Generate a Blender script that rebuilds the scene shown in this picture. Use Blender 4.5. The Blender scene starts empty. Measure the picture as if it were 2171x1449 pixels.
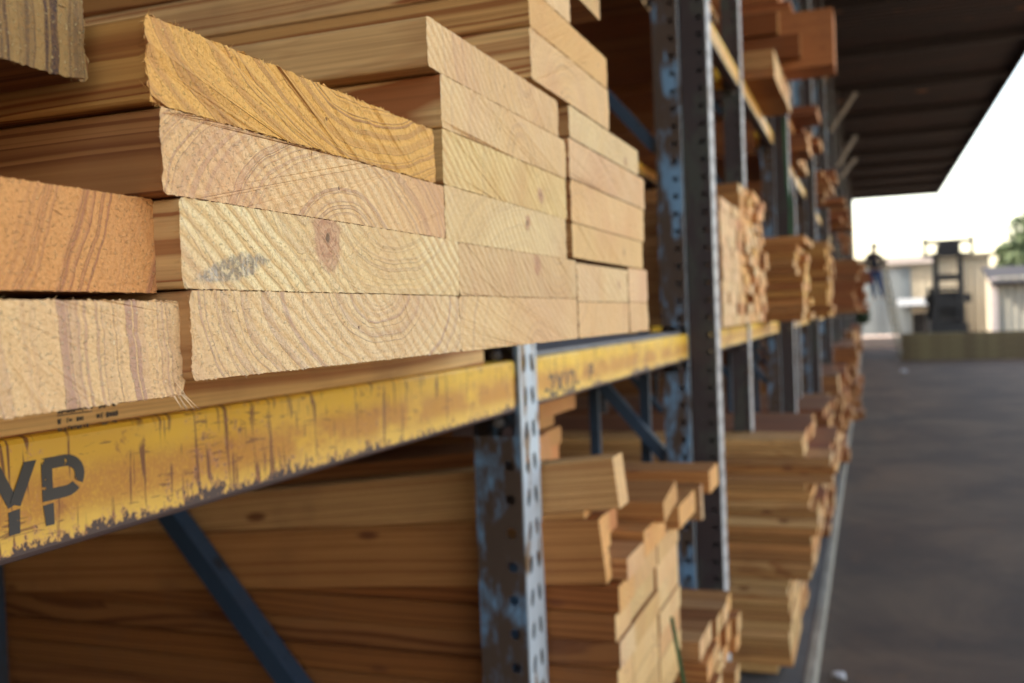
import bpy, bmesh, math, random
from mathutils import Vector, Matrix, Euler
R = math.radians
SC = bpy.context.scene
COL = SC.collection
random.seed(11)

# ------------------------------------------------------------------ camera
# world: camera at the origin, +Y along the aisle, +X to the open side, ground at GZ
GZ = -1.64
FPX, CX, CY = 2070.0, 1085.5, 724.5
MX = Matrix(((0.93870087, -0.02773953, -0.3436149),
             (0.3426531, -0.03424263, 0.93883774),
             (-0.0378092, -0.99902851, -0.02263855)))   # camera (right, down, forward) -> world
cd = bpy.data.cameras.new('camera'); cam = bpy.data.objects.new('camera', cd); COL.objects.link(cam)
right = MX.col[0]; up = -MX.col[1]; fwd = MX.col[2]
rm = Matrix((right, up, -fwd)).transposed().to_4x4()
cam.matrix_world = rm
cd.sensor_width = 36.0; cd.lens = 36.0 * FPX / 2171.0
cd.clip_start = 0.02; cd.clip_end = 600
cd.dof.use_dof = True; cd.dof.focus_distance = 0.475; cd.dof.aperture_fstop = 9.0; cd.dof.aperture_blades = 9
SC.camera = cam
SC.render.resolution_x = 1024; SC.render.resolution_y = 683

# ------------------------------------------------------------------ sky, sun, exposure
SUN_EL, SUN_AZ = 42.0, 250.0      # azimuth of the sun seen from the yard, clockwise from +Y
w = bpy.data.worlds.new('World'); SC.world = w; w.use_nodes = True
nt = w.node_tree; nt.nodes.clear()
sky = nt.nodes.new('ShaderNodeTexSky'); sky.sky_type = 'NISHITA'; sky.sun_disc = False
sky.sun_elevation = R(SUN_EL); sky.sun_rotation = R(SUN_AZ)
sky.air_density = 1.0; sky.dust_density = 2.5; sky.ozone_density = 0.6
bg = nt.nodes.new('ShaderNodeBackground'); bg.inputs[1].default_value = 0.15
wo = nt.nodes.new('ShaderNodeOutputWorld')
wt = nt.nodes.new('ShaderNodeMix'); wt.data_type = 'RGBA'; wt.blend_type = 'MULTIPLY'; wt.inputs[0].default_value = 1.0
wt.inputs[7].default_value = (1.17, 0.97, 0.77, 1)      # hazy warm late-day air
nt.links.new(sky.outputs[0], wt.inputs[6]); nt.links.new(wt.outputs[2], bg.inputs[0]); nt.links.new(bg.outputs[0], wo.inputs[0])
sd = bpy.data.lights.new('sun', 'SUN'); sd.energy = 2.0; sd.angle = R(0.5); sd.color = (1.0, 0.9, 0.76)
sun = bpy.data.objects.new('sun', sd); COL.objects.link(sun)
sdir = Vector((math.sin(R(SUN_AZ)) * math.cos(R(SUN_EL)), math.cos(R(SUN_AZ)) * math.cos(R(SUN_EL)), math.sin(R(SUN_EL))))
sun.rotation_euler = sdir.to_track_quat('Z', 'Y').to_euler()
SC.view_settings.view_transform = 'Standard'; SC.view_settings.look = 'None'
SC.view_settings.exposure = 2.62; SC.view_settings.gamma = 1.0

# ------------------------------------------------------------------ helpers
def ray(px, py):
    return MX @ Vector((px - CX, py - CY, FPX))
def atw(px, py, W):            # point of the plane x = -W seen there
    d = ray(px, py); return d * (-W / d.x)
def aty(px, py, L):            # point of the plane y = L
    d = ray(px, py); return d * (L / d.y)

def obj(name, bm, mat, parent=None, loc=None, rot=None, smooth=False):
    me = bpy.data.meshes.new(name); bmesh.ops.recalc_face_normals(bm, faces=bm.faces)
    bm.to_mesh(me); bm.free()
    if smooth:
        for p in me.polygons: p.use_smooth = True
    if mat: me.materials.append(mat)
    o = bpy.data.objects.new(name, me); COL.objects.link(o)
    if parent: o.parent = parent
    if loc is not None: o.location = loc
    if rot is not None: o.rotation_euler = rot
    return o
def empty(name, loc=(0, 0, 0), rot=(0, 0, 0)):
    o = bpy.data.objects.new(name, None); COL.objects.link(o); o.location = loc; o.rotation_euler = rot
    o.empty_display_size = 0.05
    return o
def tag(o, label, cat, group=None):
    o['label'] = label; o['category'] = cat
    if group: o['group'] = group
    return o
def struct(o, kind='structure'):
    o['kind'] = kind; return o
def copy_tree(o, parent=None):
    c = o.copy(); COL.objects.link(c); c.parent = parent
    for k in list(o.children): copy_tree(k, c)
    return c
def box(bm, x0, x1, y0, y1, z0, z1, mtx=None):
    vs = [bm.verts.new((x, y, z)) for x in (x0, x1) for y in (y0, y1) for z in (z0, z1)]
    if mtx:
        for v in vs: v.co = mtx @ v.co
    for q in ((0, 1, 3, 2), (4, 6, 7, 5), (0, 4, 5, 1), (2, 3, 7, 6), (0, 2, 6, 4), (1, 5, 7, 3)):
        bm.faces.new([vs[i] for i in q])
    return vs
def BB(x0, x1, y0, y1, z0, z1, bev=0.0, mtx=None):
    bm = bmesh.new(); box(bm, x0, x1, y0, y1, z0, z1, mtx)
    if bev: bmesh.ops.bevel(bm, geom=bm.edges[:], offset=bev, segments=2, affect='EDGES', profile=0.5)
    return bm
def bar(bm, a, b, wa, wb, upv=Vector((0, 0, 1))):       # rectangular bar from a to b
    a = Vector(a); b = Vector(b); d = (b - a); L = d.length; d.normalize()
    s = d.cross(upv)
    if s.length < 1e-4: s = d.cross(Vector((1, 0, 0)))
    s.normalize(); t = s.cross(d)
    m = Matrix((d, s, t)).transposed().to_4x4(); m.translation = a
    box(bm, 0, L, -wa / 2, wa / 2, -wb / 2, wb / 2, m)
def tube(bm, a, b, r0, r1=None, n=12, caps=True):
    if r1 is None: r1 = r0
    a = Vector(a); b = Vector(b); d = (b - a).normalized()
    s = d.cross(Vector((0, 0, 1)))
    if s.length < 1e-4: s = Vector((1, 0, 0))
    s.normalize(); t = d.cross(s)
    A = [bm.verts.new(a + r0 * (math.cos(k * 2 * math.pi / n) * s + math.sin(k * 2 * math.pi / n) * t)) for k in range(n)]
    B = [bm.verts.new(b + r1 * (math.cos(k * 2 * math.pi / n) * s + math.sin(k * 2 * math.pi / n) * t)) for k in range(n)]
    for k in range(n): bm.faces.new((A[k], A[(k + 1) % n], B[(k + 1) % n], B[k]))
    if caps: bm.faces.new(A[::-1]); bm.faces.new(B)

# ---- node helpers
class NT:
    def __init__(s, name):
        s.m = bpy.data.materials.new(name); s.m.use_nodes = True; s.t = s.m.node_tree; s.t.nodes.clear()
        s.out = s.t.nodes.new('ShaderNodeOutputMaterial'); s.b = s.t.nodes.new('ShaderNodeBsdfPrincipled')
        s.t.links.new(s.b.outputs[0], s.out.inputs[0])
    def n(s, typ, **kw):
        q = s.t.nodes.new(typ)
        for k, v in kw.items(): setattr(q, k, v)
        return q
    def put(s, sock, v):
        if v is None: return
        if isinstance(v, bpy.types.NodeSocket): s.t.links.new(v, sock)
        else:
            if isinstance(v, tuple) and len(v) == 3 and sock.type == 'RGBA': v = (*v, 1)
            sock.default_value = v
    def M(s, op, a, b=None, c=None, clamp=False):
        q = s.n('ShaderNodeMath', operation=op, use_clamp=clamp)
        for i, v in enumerate((a, b, c)): s.put(q.inputs[i], v)
        return q.outputs[0]
    def V(s, op, a, b=None):
        q = s.n('ShaderNodeVectorMath', operation=op); s.put(q.inputs[0], a); s.put(q.inputs[1], b); return q.outputs[0]
    def mix(s, f, a, b, mode='MIX'):
        q = s.n('ShaderNodeMix', data_type='RGBA', blend_type=mode)
        s.put(q.inputs[0], f); s.put(q.inputs[6], a); s.put(q.inputs[7], b); return q.outputs[2]
    def sep(s, v):
        q = s.n('ShaderNodeSeparateXYZ'); s.put(q.inputs[0], v); return q.outputs
    def comb(s, x, y, z):
        q = s.n('ShaderNodeCombineXYZ')
        for i, v in enumerate((x, y, z)): s.put(q.inputs[i], v)
        return q.outputs[0]
    def noise(s, vec, scale, detail=2, rough=0.5, dist=0.0):
        q = s.n('ShaderNodeTexNoise'); s.put(q.inputs['Vector'], vec); s.put(q.inputs['Scale'], scale)
        q.inputs['Detail'].default_value = detail; q.inputs['Roughness'].default_value = rough; q.inputs['Distortion'].default_value = dist
        return q.outputs['Fac']
    def smooth(s, v, lo, hi, a=0.0, b=1.0):
        q = s.n('ShaderNodeMapRange', interpolation_type='SMOOTHSTEP')
        for i, x in enumerate((v, lo, hi, a, b)): s.put(q.inputs[i], x)
        return q.outputs[0]
    def ramp(s, v, stops):
        q = s.n('ShaderNodeValToRGB'); s.put(q.inputs[0], v); e = q.color_ramp.elements
        while len(e) < len(stops): e.new(0.5)
        for i, (p, c) in enumerate(stops):
            e[i].position = p; e[i].color = (c, c, c, 1) if not isinstance(c, tuple) else (*c, 1)
        return q.outputs[0]
    def bump(s, h, dist, strength=1.0):
        q = s.n('ShaderNodeBump'); s.put(q.inputs['Height'], h); q.inputs['Distance'].default_value = dist
        q.inputs['Strength'].default_value = strength; s.t.links.new(q.outputs[0], s.b.inputs['Normal'])
    def set(s, **kw):
        for k, v in kw.items(): s.put(s.b.inputs[k.replace('_', ' ')], v)
    def attr(s, name):
        q = s.n('ShaderNodeAttribute', attribute_type='OBJECT', attribute_name=name); return q.outputs
    def obj(s): return s.n('ShaderNodeTexCoord').outputs['Object']
    def rnd(s): return s.n('ShaderNodeObjectInfo').outputs['Random']

def plain(name, col, rough=0.7, metal=0.0, var=0.25, scale=8.0, bump=0.0, col2=None):
    g = NT(name); p = g.obj()
    n = g.noise(p, scale, 4, 0.6)
    c2 = col2 or tuple(c * (1 - var) for c in col)
    g.set(Base_Color=g.mix(g.smooth(n, 0.3, 0.7), col, c2), Roughness=rough, Metallic=metal)
    if bump: g.bump(g.noise(p, scale * 6, 3), bump)
    return g.m

# ------------------------------------------------------------------ pine lumber
def wood_material(name, stain=None, weathered=False):
    g = NT(name)
    P = g.obj(); x, y, z = g.sep(P)
    rnd = g.rnd()
    off = g.M('MULTIPLY', rnd, 37.0)
    Ps = g.comb(g.M('ADD', x, off), y, z)
    pith = g.sep(g.attr('pith')[1]); spec = g.sep(g.attr('spec')[1]); mark = g.sep(g.attr('mark')[1])
    tone = g.attr('tone')[0]; fin = g.sep(g.attr('fin')[1])
    lx = g.M('ADD', g.M('MULTIPLY', x, 0.9), off)
    w1 = g.noise(g.comb(lx, g.M('MULTIPLY', y, 12.0), g.M('MULTIPLY', z, 12.0)), 1.0, 2, 0.5)
    lx2 = g.M('ADD', g.M('MULTIPLY', x, 6.0), off)
    w2 = g.noise(g.comb(lx2, g.M('MULTIPLY', y, 60.0), g.M('MULTIPLY', z, 60.0)), 1.0, 3, 0.55)
    wander = g.M('MULTIPLY', g.M('SUBTRACT', g.noise(g.comb(lx, 0.0, 0.0), 1.3, 1), 0.5), 0.05)
    dy = g.M('MULTIPLY', g.M('ADD', g.M('SUBTRACT', y, pith[1]), wander), fin[2])
    dz = g.M('ADD', g.M('SUBTRACT', z, pith[2]), g.M('MULTIPLY', wander, 0.45))
    r = g.M('SQRT', g.M('ADD', g.M('MULTIPLY', dy, dy), g.M('MULTIPLY', dz, dz)))
    r = g.M('ADD', r, g.M('MULTIPLY', g.M('SUBTRACT', w1, 0.5), 0.016))
    r = g.M('ADD', r, g.M('MULTIPLY', g.M('SUBTRACT', w2, 0.5), g.M('MULTIPLY', fin[1], 0.0035)))
    # knot pushes the rings aside
    ky = g.M('SUBTRACT', y, mark[0]); kz = g.M('SUBTRACT', z, mark[1])
    kd = g.M('SQRT', g.M('ADD', g.M('MULTIPLY', ky, ky), g.M('MULTIPLY', g.M('MULTIPLY', kz, kz), 0.8)))
    kd = g.M('ADD', kd, g.M('MULTIPLY', g.M('SUBTRACT', g.noise(P, 75.0, 4, 0.65), 0.5), 0.020))
    kn = g.M('DIVIDE', kd, g.M('MAXIMUM', mark[2], 0.0001))
    push = g.M('MULTIPLY', g.smooth(kn, 2.2, 0.6), g.M('MULTIPLY', mark[2], 0.55))
    r = g.M('ADD', r, push)
    q1 = g.n('ShaderNodeTexNoise', noise_dimensions='1D'); g.put(q1.inputs['W'], g.M('ADD', g.M('MULTIPLY', r, 70.0), off)); q1.inputs['Detail'].default_value = 1.5
    t = g.M('ADD', g.M('MULTIPLY', r, spec[0]), g.M('MULTIPLY', q1.outputs['Fac'], 1.5))
    f = g.M('FRACT', t)
    ringid = g.M('FLOOR', t)
    q2 = g.n('ShaderNodeTexWhiteNoise', noise_dimensions='1D'); g.put(q2.inputs['W'], ringid)
    rv = q2.outputs['Value']
    late = g.ramp(f, [(0.0, 0.0), (0.40, 0.03), (0.66, 0.45), (0.82, 1.0), (0.93, 0.9), (1.0, 0.0)])
    late = g.M('MULTIPLY', late, g.M('ADD', 0.55, g.M('MULTIPLY', rv, 0.6)), clamp=True)
    # end face mask
    nrm = g.n('ShaderNodeTexCoord').outputs['Normal']
    endm = g.smooth(g.M('ABSOLUTE', g.sep(nrm)[0]), 0.5, 0.8)
    # saw chatter on the end: slanted bands, two passes of the blade
    ca = g.M('COSINE', spec[2]); sa = g.M('SINE', spec[2])
    u = g.M('ADD', g.M('MULTIPLY', y, ca), g.M('MULTIPLY', z, sa))
    wob = g.M('MULTIPLY', g.noise(P, 22.0, 2), 9.0)
    bp = g.M('FRACT', g.M('ADD', g.M('MULTIPLY', u, 1.0 / 0.0078), g.M('MULTIPLY', wob, 0.16)))
    blade = g.M('MULTIPLY', g.smooth(bp, 0.02, 0.45), g.smooth(bp, 1.0, 0.80))
    bline = g.M('MULTIPLY', g.smooth(bp, 0.70, 0.93), g.smooth(bp, 1.0, 0.95))
    patch = g.smooth(g.noise(Ps, 16.0, 2), 0.3, 0.6, 0.25, 1.0)
    band = g.M('MULTIPLY', blade, g.M('MULTIPLY', patch, fin[0]))
    fib = g.noise(P, 760.0, 2, 0.75)
    fib2 = g.noise(g.comb(g.M('MULTIPLY', x, 60.0), g.M('MULTIPLY', y, 1700.0), g.M('MULTIPLY', z, 520.0)), 1.0, 1)
    crumbs = g.smooth(g.noise(P, 560.0, 2, 0.6), 0.60, 0.67)
    # colours
    e_early = g.mix(band, (0.82, 0.535, 0.255), (0.98, 0.765, 0.435))
    e_late = g.mix(band, (0.47, 0.28, 0.20), (0.64, 0.44, 0.32))
    if weathered: e_early, e_late = (0.50, 0.33, 0.15), (0.085, 0.05, 0.06)  # weathered stripes, with the paler wood also darkened for shade
    late_e = g.ramp(f, [(0.0, 0.0), (0.38, 0.0), (0.70, 0.45), (0.86, 0.95), (0.95, 0.7), (1.0, 0.0)])
    late_e = g.M('MULTIPLY', late_e, g.M('ADD', 0.25, g.M('MULTIPLY', rv, 0.75)), clamp=True)
    lfac = g.M('MULTIPLY', late_e, g.M('MULTIPLY', spec[1], 0.95), clamp=True)
    ecol = g.mix(lfac, e_early, e_late)
    gr = g.noise(P, 420.0, 3, 0.8)
    sandy = g.M('MULTIPLY', g.smooth(gr, 0.50, 0.62), g.M('SUBTRACT', 0.85, g.M('MULTIPLY', band, 0.6)))
    sandy = g.M('MULTIPLY', sandy, g.smooth(g.noise(Ps, 28.0, 3, .6), 0.35, 0.62, 0.25, 1.0))
    ecol = g.mix(g.M('MULTIPLY', sandy, 0.50), ecol, (0.52, 0.29, 0.095))
    ecol = g.mix(g.smooth(fib, 0.30, 0.70, 0.32, 0.0), ecol, (0.52, 0.29, 0.11))
    ecol = g.mix(g.M('MULTIPLY', g.M('MULTIPLY', bline, fin[0]), g.M('MULTIPLY', patch, 0.8)), ecol, (0.55, 0.30, 0.10))
    ecol = g.mix(g.M('MULTIPLY', crumbs, 0.55), ecol, (0.88, 0.70, 0.42))
    speck = g.smooth(g.noise(g.V('ADD', P, (3.1, 1.7, 0.4)), 300.0, 3, 0.7), 0.70, 0.76)
    ecol = g.mix(g.M('MULTIPLY', speck, 0.6), ecol, (0.42, 0.17, 0.06))
    blotch = g.smooth(g.noise(Ps, 9.0, 3), 0.45, 0.75)
    ecol = g.mix(g.M('MULTIPLY', blotch, 0.4), ecol, (0.67, 0.36, 0.20))
    # short drying checks running towards the pith
    ang = g.M('ARCTAN2', dz, dy)
    crk = g.noise(g.comb(g.M('MULTIPLY', r, 55.0), g.M('MULTIPLY', ang, 75.0), off), 1.0, 2, 0.6)
    crack = g.smooth(crk, 0.735, 0.775)
    ecol = g.mix(g.M('MULTIPLY', crack, 0.55), ecol, (0.36, 0.17, 0.07))
    age = g.attr('age')[2]; s_early = g.mix(age, (0.82, 0.54, 0.24), (0.29, 0.105, 0.026)); s_late = g.mix(age, (0.33, 0.09, 0.022), (0.10, 0.022, 0.004))  # side faces darkened and reddened in colour to stand in for rack shade
    slf = g.M('MULTIPLY', late, 0.9, clamp=True)
    scol = g.mix(slf, s_early, s_late)
    streak = g.noise(g.comb(g.M('ADD', g.M('MULTIPLY', x, 5.0), off), g.M('MULTIPLY', y, 420.0), g.M('MULTIPLY', z, 420.0)), 1.0, 2, 0.6)
    scol = g.mix(g.smooth(streak, 0.35, 0.75, 0.0, 0.35), scol, (0.20, 0.075, 0.02))
    wear = g.noise(Ps, 5.0, 4, 0.6)
    scol = g.mix(g.smooth(wear, 0.5, 0.8, 0.0, 0.45), scol, (0.19, 0.10, 0.055))
    scol = g.mix(0.8, scol, g.mix(1.0, scol, tone, 'MULTIPLY'))
    # face knots along the length
    kv = g.n('ShaderNodeTexVoronoi', feature='F1'); g.put(kv.inputs['Vector'], g.comb(g.M('ADD', g.M('MULTIPLY', x, 4.2), off), g.M('MULTIPLY', y, 9.0), g.M('MULTIPLY', z, 11.0))); kv.inputs['Scale'].default_value = 1.0
    kf = g.smooth(kv.outputs['Distance'], 0.14, 0.06)
    scol = g.mix(g.M('MULTIPLY', kf, 0.85), scol, (0.13, 0.035, 0.012))
    ecol = g.mix(1.0, ecol, tone, 'MULTIPLY')
    kr = g.M('FRACT', g.M('MULTIPLY', kn, 3.2))
    kcol = g.mix(g.smooth(kr, 0.3, 0.9), (0.60, 0.33, 0.19), (0.46, 0.21, 0.12))
    kcol = g.mix(g.smooth(kn, 0.22, 0.08), kcol, (0.09, 0.03, 0.02))
    km = g.smooth(kn, 1.15, 0.70, 0.0, 0.78)
    ecol = g.mix(km, ecol, kcol)
    if stain:
        sy, sz, hl, hw, ang = stain
        py = g.M('SUBTRACT', y, sy); pz = g.M('SUBTRACT', z, sz)
        su = g.M('ADD', g.M('MULTIPLY', py, math.cos(ang)), g.M('MULTIPLY', pz, math.sin(ang)))
        sv = g.M('SUBTRACT', g.M('MULTIPLY', pz, math.cos(ang)), g.M('MULTIPLY', py, math.sin(ang)))
        sv = g.M('ADD', sv, g.M('MULTIPLY', g.M('SUBTRACT', g.noise(P, 160.0, 3), 0.5), 0.006))
        mm = g.smooth(g.M('ADD', g.M('MULTIPLY', g.M('DIVIDE', su, hl), g.M('DIVIDE', su, hl)), g.M('ABSOLUTE', g.M('DIVIDE', sv, hw))), 1.08, 0.62)
        mm = g.M('MULTIPLY', mm, g.smooth(g.noise(P, 420.0, 3), 0.30, 0.6, 0.25, 0.85))
        ecol = g.mix(mm, ecol, g.mix(g.smooth(g.noise(g.comb(x, g.M('MULTIPLY', y, 420.0), g.M('MULTIPLY', z, 60.0)), 1.0, 2), .4, .65), (0.27, 0.21, 0.15), (0.48, 0.42, 0.36)))
    col = g.mix(endm, scol, ecol)
    g.set(Base_Color=col, Roughness=0.72)
    g.b.inputs['Specular IOR Level'].default_value = 0.3
    h_end = g.M('ADD', g.M('MULTIPLY', fib, 0.55), g.M('ADD', g.M('MULTIPLY', blade, g.M('MULTIPLY', fin[0], 0.8)), g.M('MULTIPLY', late_e, 0.5)))
    h_end = g.M('ADD', h_end, g.M('ADD', g.M('MULTIPLY', crumbs, 0.8), g.M('MULTIPLY', gr, 1.1)))
    h_end = g.M('SUBTRACT', h_end, crack)
    h_side = g.M('ADD', g.M('MULTIPLY', streak, 0.3), g.M('MULTIPLY', late, 0.15))
    h = g.mix(endm, g.comb(h_side, h_side, h_side), g.comb(h_end, h_end, h_end))
    g.bump(h, 0.0009, 1.0)
    return g.m

WOOD = wood_material('pine_wood')
def massed_wood():
    g = NT('massed_pine_wood'); P = g.obj(); x, y, z = g.sep(P)
    rr = g.n('ShaderNodeNewGeometry').outputs['Random Per Island']
    st = g.noise(g.comb(g.M('MULTIPLY', x, 2.0), g.M('MULTIPLY', y, 90.0), g.M('MULTIPLY', z, 90.0)), 1.0, 3, .6)
    side = g.mix(g.smooth(st, .4, .65), (.27, .11, .03), (.12, .035, .008))  # massed boards get the same shade-darkened side colour
    end = g.mix(g.noise(P, 25.0, 3), (.78, .52, .26), (.60, .34, .15))
    nrm = g.n('ShaderNodeTexCoord').outputs['Normal']
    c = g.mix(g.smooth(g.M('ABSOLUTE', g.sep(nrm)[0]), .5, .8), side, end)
    t = g.n('ShaderNodeValToRGB'); g.put(t.inputs[0], rr); e = t.color_ramp.elements
    e[0].color = (1, 1, .95, 1); e[1].color = (.8, .52, .36, 1); q = e.new(.5); q.color = (.95, .75, .5, 1)
    g.set(Base_Color=g.mix(1.0, c, t.outputs[0], 'MULTIPLY'), Roughness=.75); return g.m
MASS = bmesh.new()

def rrect(wy, hz, r, step=None, seg=3):
    pts = []
    for cy, cz, a0 in ((wy / 2 - r, hz / 2 - r, 0), (-wy / 2 + r, hz / 2 - r, 90), (-wy / 2 + r, -hz / 2 + r, 180), (wy / 2 - r, -hz / 2 + r, 270)):
        for k in range(seg + 1):
            a = R(a0 + 90 * k / seg); pts.append((cy + r * math.cos(a), cz + r * math.sin(a)))
    if step:
        out = []
        for i, p in enumerate(pts):
            q = pts[(i + 1) % len(pts)]; d = math.hypot(q[0] - p[0], q[1] - p[1]); n = max(1, int(d / step))
            for k in range(n): out.append((p[0] + (q[0] - p[0]) * k / n, p[1] + (q[1] - p[1]) * k / n))
        pts = out
    return pts
MESHES = {}
def board_mesh(wy, hz, length, hero=0, seed=0, mat=None):
    key = (round(wy, 3), round(hz, 4), round(length, 2), hero, seed if hero else 0, mat.name if mat else '')
    if key in MESHES: return MESHES[key]
    bm = bmesh.new(); rg = random.Random(seed)
    if hero:
        P = rrect(wy, hz, 0.0026, step=0.0011)
        rings = [(0.0, 0.00028 * hero), (-0.0010, 0.00012 * hero), (-0.004, 0.00004), (-0.05, 0), (-length, 0)]
    else:
        P = rrect(wy, hz, min(0.003, hz * 0.2)); rings = [(0.0, 0), (-length, 0)]
    V = []
    for xi, (xx, j) in enumerate(rings):
        row = []
        drift = 0
        for (py, pz) in P:
            dx = 0
            n = Vector((py / max(wy, .001), pz / hz * 0.6)).normalized() if j else Vector((0, 0))
            if abs(pz) > hz / 2 - 0.003: n = Vector((0, 1 if pz > 0 else -1))
            elif abs(py) > wy / 2 - 0.003: n = Vector((1 if py > 0 else -1, 0))
            if xi == 0 and hero:
                drift = drift * 0.7 + rg.gauss(0, 0.0003); dx = drift * hero * 0.6
            k = abs(rg.gauss(0, 1)) * j
            row.append(bm.verts.new((xx + dx, py + n.x * k, pz + n.y * k)))
        V.append(row)
    n = len(P)
    for a, b in zip(V, V[1:]):
        for k in range(n): bm.faces.new((a[k], b[k], b[(k + 1) % n], a[(k + 1) % n]))
    bm.faces.new(V[-1][::-1])
    cap = bm.faces.new(V[0])
    if hero:
        # torn fibres standing off the sawn rim
        for _ in range(int(170 * hero)):
            py, pz = rg.choice(P)
            if rg.random() < 0.35: py, pz = rg.choice([p for p in P if p[0] < -wy / 2 + 0.004 or p[1] < -hz / 2 + 0.001])
            if abs(pz) > abs(py) * hz / wy: nn = Vector((0, rg.gauss(0, .5), 1 if pz > 0 else -1))
            else: nn = Vector((0, 1 if py > 0 else -1, rg.gauss(0, .5)))
            nn.x = rg.uniform(-0.2, 1.2); nn.normalize()
            L = abs(rg.gauss(0, 0.0008)) * hero + 0.0003; wd = rg.uniform(0.00008, 0.00025)
            t = Vector((0, -nn.z, nn.y)).normalized() * wd
            a = Vector((-0.0004, py, pz)) - nn * 0.0003
            vs = [bm.verts.new(a - t), bm.verts.new(a + t), bm.verts.new(a + Vector((-wd * 2, 0, 0))), bm.verts.new(a + nn * L + Vector((0, rg.gauss(0, L * .3), rg.gauss(0, L * .3))))]
            for q in ((0, 1, 3), (1, 2, 3), (2, 0, 3), (0, 2, 1)): bm.faces.new([vs[i] for i in q])
    me = bpy.data.meshes.new('board'); bmesh.ops.recalc_face_normals(bm, faces=bm.faces); bm.to_mesh(me); bm.free()
    me.materials.append(mat or WOOD)
    MESHES[key] = me
    return me
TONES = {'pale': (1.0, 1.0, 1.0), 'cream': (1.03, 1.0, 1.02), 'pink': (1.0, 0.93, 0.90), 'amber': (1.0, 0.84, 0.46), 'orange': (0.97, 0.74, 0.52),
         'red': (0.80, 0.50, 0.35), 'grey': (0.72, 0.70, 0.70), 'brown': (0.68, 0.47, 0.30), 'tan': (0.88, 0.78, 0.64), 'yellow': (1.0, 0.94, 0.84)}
def board(label, group, W, y0, y1, z0, z1, tone='pale', length=3.2, pith=None, freq=None, contrast=None, saw=None, mark=None,
          hero=0, seed=None, mat=None, rot=(0, 0, 0), jitter=0.03, fin=None, age=None):
    wy, hz = y1 - y0, z1 - z0
    s = seed if seed is not None else random.randrange(10**6)
    rg = random.Random(s)
    o = bpy.data.objects.new('lumber_board', board_mesh(wy, hz, length, hero, s, mat)); COL.objects.link(o)
    o.location = (-W, (y0 + y1) / 2, (z0 + z1) / 2); o.rotation_euler = rot
    p = pith or (rg.uniform(-.8, .8) * wy, rg.choice((-1, 1)) * rg.uniform(.2, 2.2) * hz)
    o['pith'] = [0.0, float(p[0]), float(p[1])]
    o['spec'] = [float(freq or rg.uniform(80, 150)), float(contrast if contrast is not None else rg.uniform(.5, 1.0)), float(saw if saw is not None else rg.uniform(0.7, 1.15))]
    mk = mark or (rg.uniform(-.4, .4) * wy, rg.uniform(-.4, .4) * hz, rg.uniform(.004, .008) if rg.random() < .25 else 0.0)
    o['mark'] = [float(v) for v in mk]
    o['fin'] = [float(v) for v in (fin or (rg.uniform(.3, .8), rg.uniform(.5, 1.0), rg.uniform(.6, .9)))]
    o['age'] = float(age if age is not None else rg.uniform(.55, 1.0))
    c = TONES[tone] if isinstance(tone, str) else tone
    o['tone'] = [max(0.0, v * (1 + rg.uniform(-jitter, jitter))) for v in c]
    return tag(o, label, 'board', group)
ORD = ['topmost', 'second', 'third', 'fourth', 'fifth', 'sixth', 'seventh', 'eighth', 'ninth', 'tenth', 'eleventh', 'twelfth', 'thirteenth',
       'fourteenth', 'fifteenth', 'sixteenth', 'seventeenth', 'eighteenth', 'nineteenth', 'twentieth', 'twenty-first', 'twenty-second',
       'twenty-third', 'twenty-fourth', 'twenty-fifth', 'twenty-sixth', 'twenty-seventh', 'twenty-eighth', 'twenty-ninth']
def stack(name, W, L0, widths, z1, nrows, th, tones, side_shades=(.5, 1.0), jit=0.015, length=3.2, Ws=None, gap=0.002, ygap=0.004, mass=None):
    """rows of boards lying flat; columns run away from the camera"""
    for r in range(nrows):
        top = z1 - r * (th + gap)
        y = L0 + random.uniform(-.004, .004)
        for c, wd in enumerate(widths):
            ww = (Ws[r] if Ws and c == 0 else (Ws[min(r, len(Ws) - 1)] if Ws else W)) + random.gauss(0, jit)
            tn = random.choice(tones)
            if mass and mass(r, c):
                box(MASS, -ww - length, -ww, y, y + wd - ygap, top - th, top); y += wd; continue
            rowword = (ORD[r] + ' board from the top') if r else 'topmost board'
            if len(widths) > 1: lab = '%s, %s column, %s' % (rowword, ['nearest', 'second', 'third', 'fourth', 'fifth', 'sixth'][c], name)
            else: lab = '%s, %s' % (rowword, name)
            board(lab, 'boards in ' + name, ww, y, y + wd - ygap, top - th, top, tn, length=length, age=random.uniform(*side_shades) if r or side_shades[0] > .4 else side_shades[0])
            y += wd
    return

# ================================================================== SETTING
def ground_mat():
    g = NT('worn_asphalt'); P = g.obj()
    n = g.noise(P, 0.75, 6, 0.7, .6); n2 = g.noise(P, 3.2, 5, 0.7, .8); n3 = g.noise(P, 160.0, 2)
    c = g.mix(g.smooth(n, 0.36, 0.66), (0.072, 0.050, 0.040), (0.145, 0.095, 0.064))
    c = g.mix(g.smooth(n2, 0.55, 0.75, 0, 0.7), c, (0.15, 0.085, 0.05))
    c = g.mix(g.smooth(n2, 0.40, 0.25, 0, 0.7), c, (0.035, 0.032, 0.036))
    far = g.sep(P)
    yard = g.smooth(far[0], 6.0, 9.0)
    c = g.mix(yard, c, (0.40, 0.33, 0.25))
    g.set(Base_Color=g.mix(g.smooth(n3, .3, .7, 0, .3), c, (0.13, 0.11, 0.10)), Roughness=0.85)
    g.b.inputs['Specular IOR Level'].default_value = 0.15
    g.bump(n3, 0.004, 0.6); return g.m
bm = bmesh.new(); s = 400
vs = [bm.verts.new(p) for p in ((-s, -s, 0), (s, -s, 0), (s, s, 0), (-s, s, 0))]; bm.faces.new(vs)
struct(obj('ground', bm, ground_mat(), loc=(0, 0, GZ - 0.11)))
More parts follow.
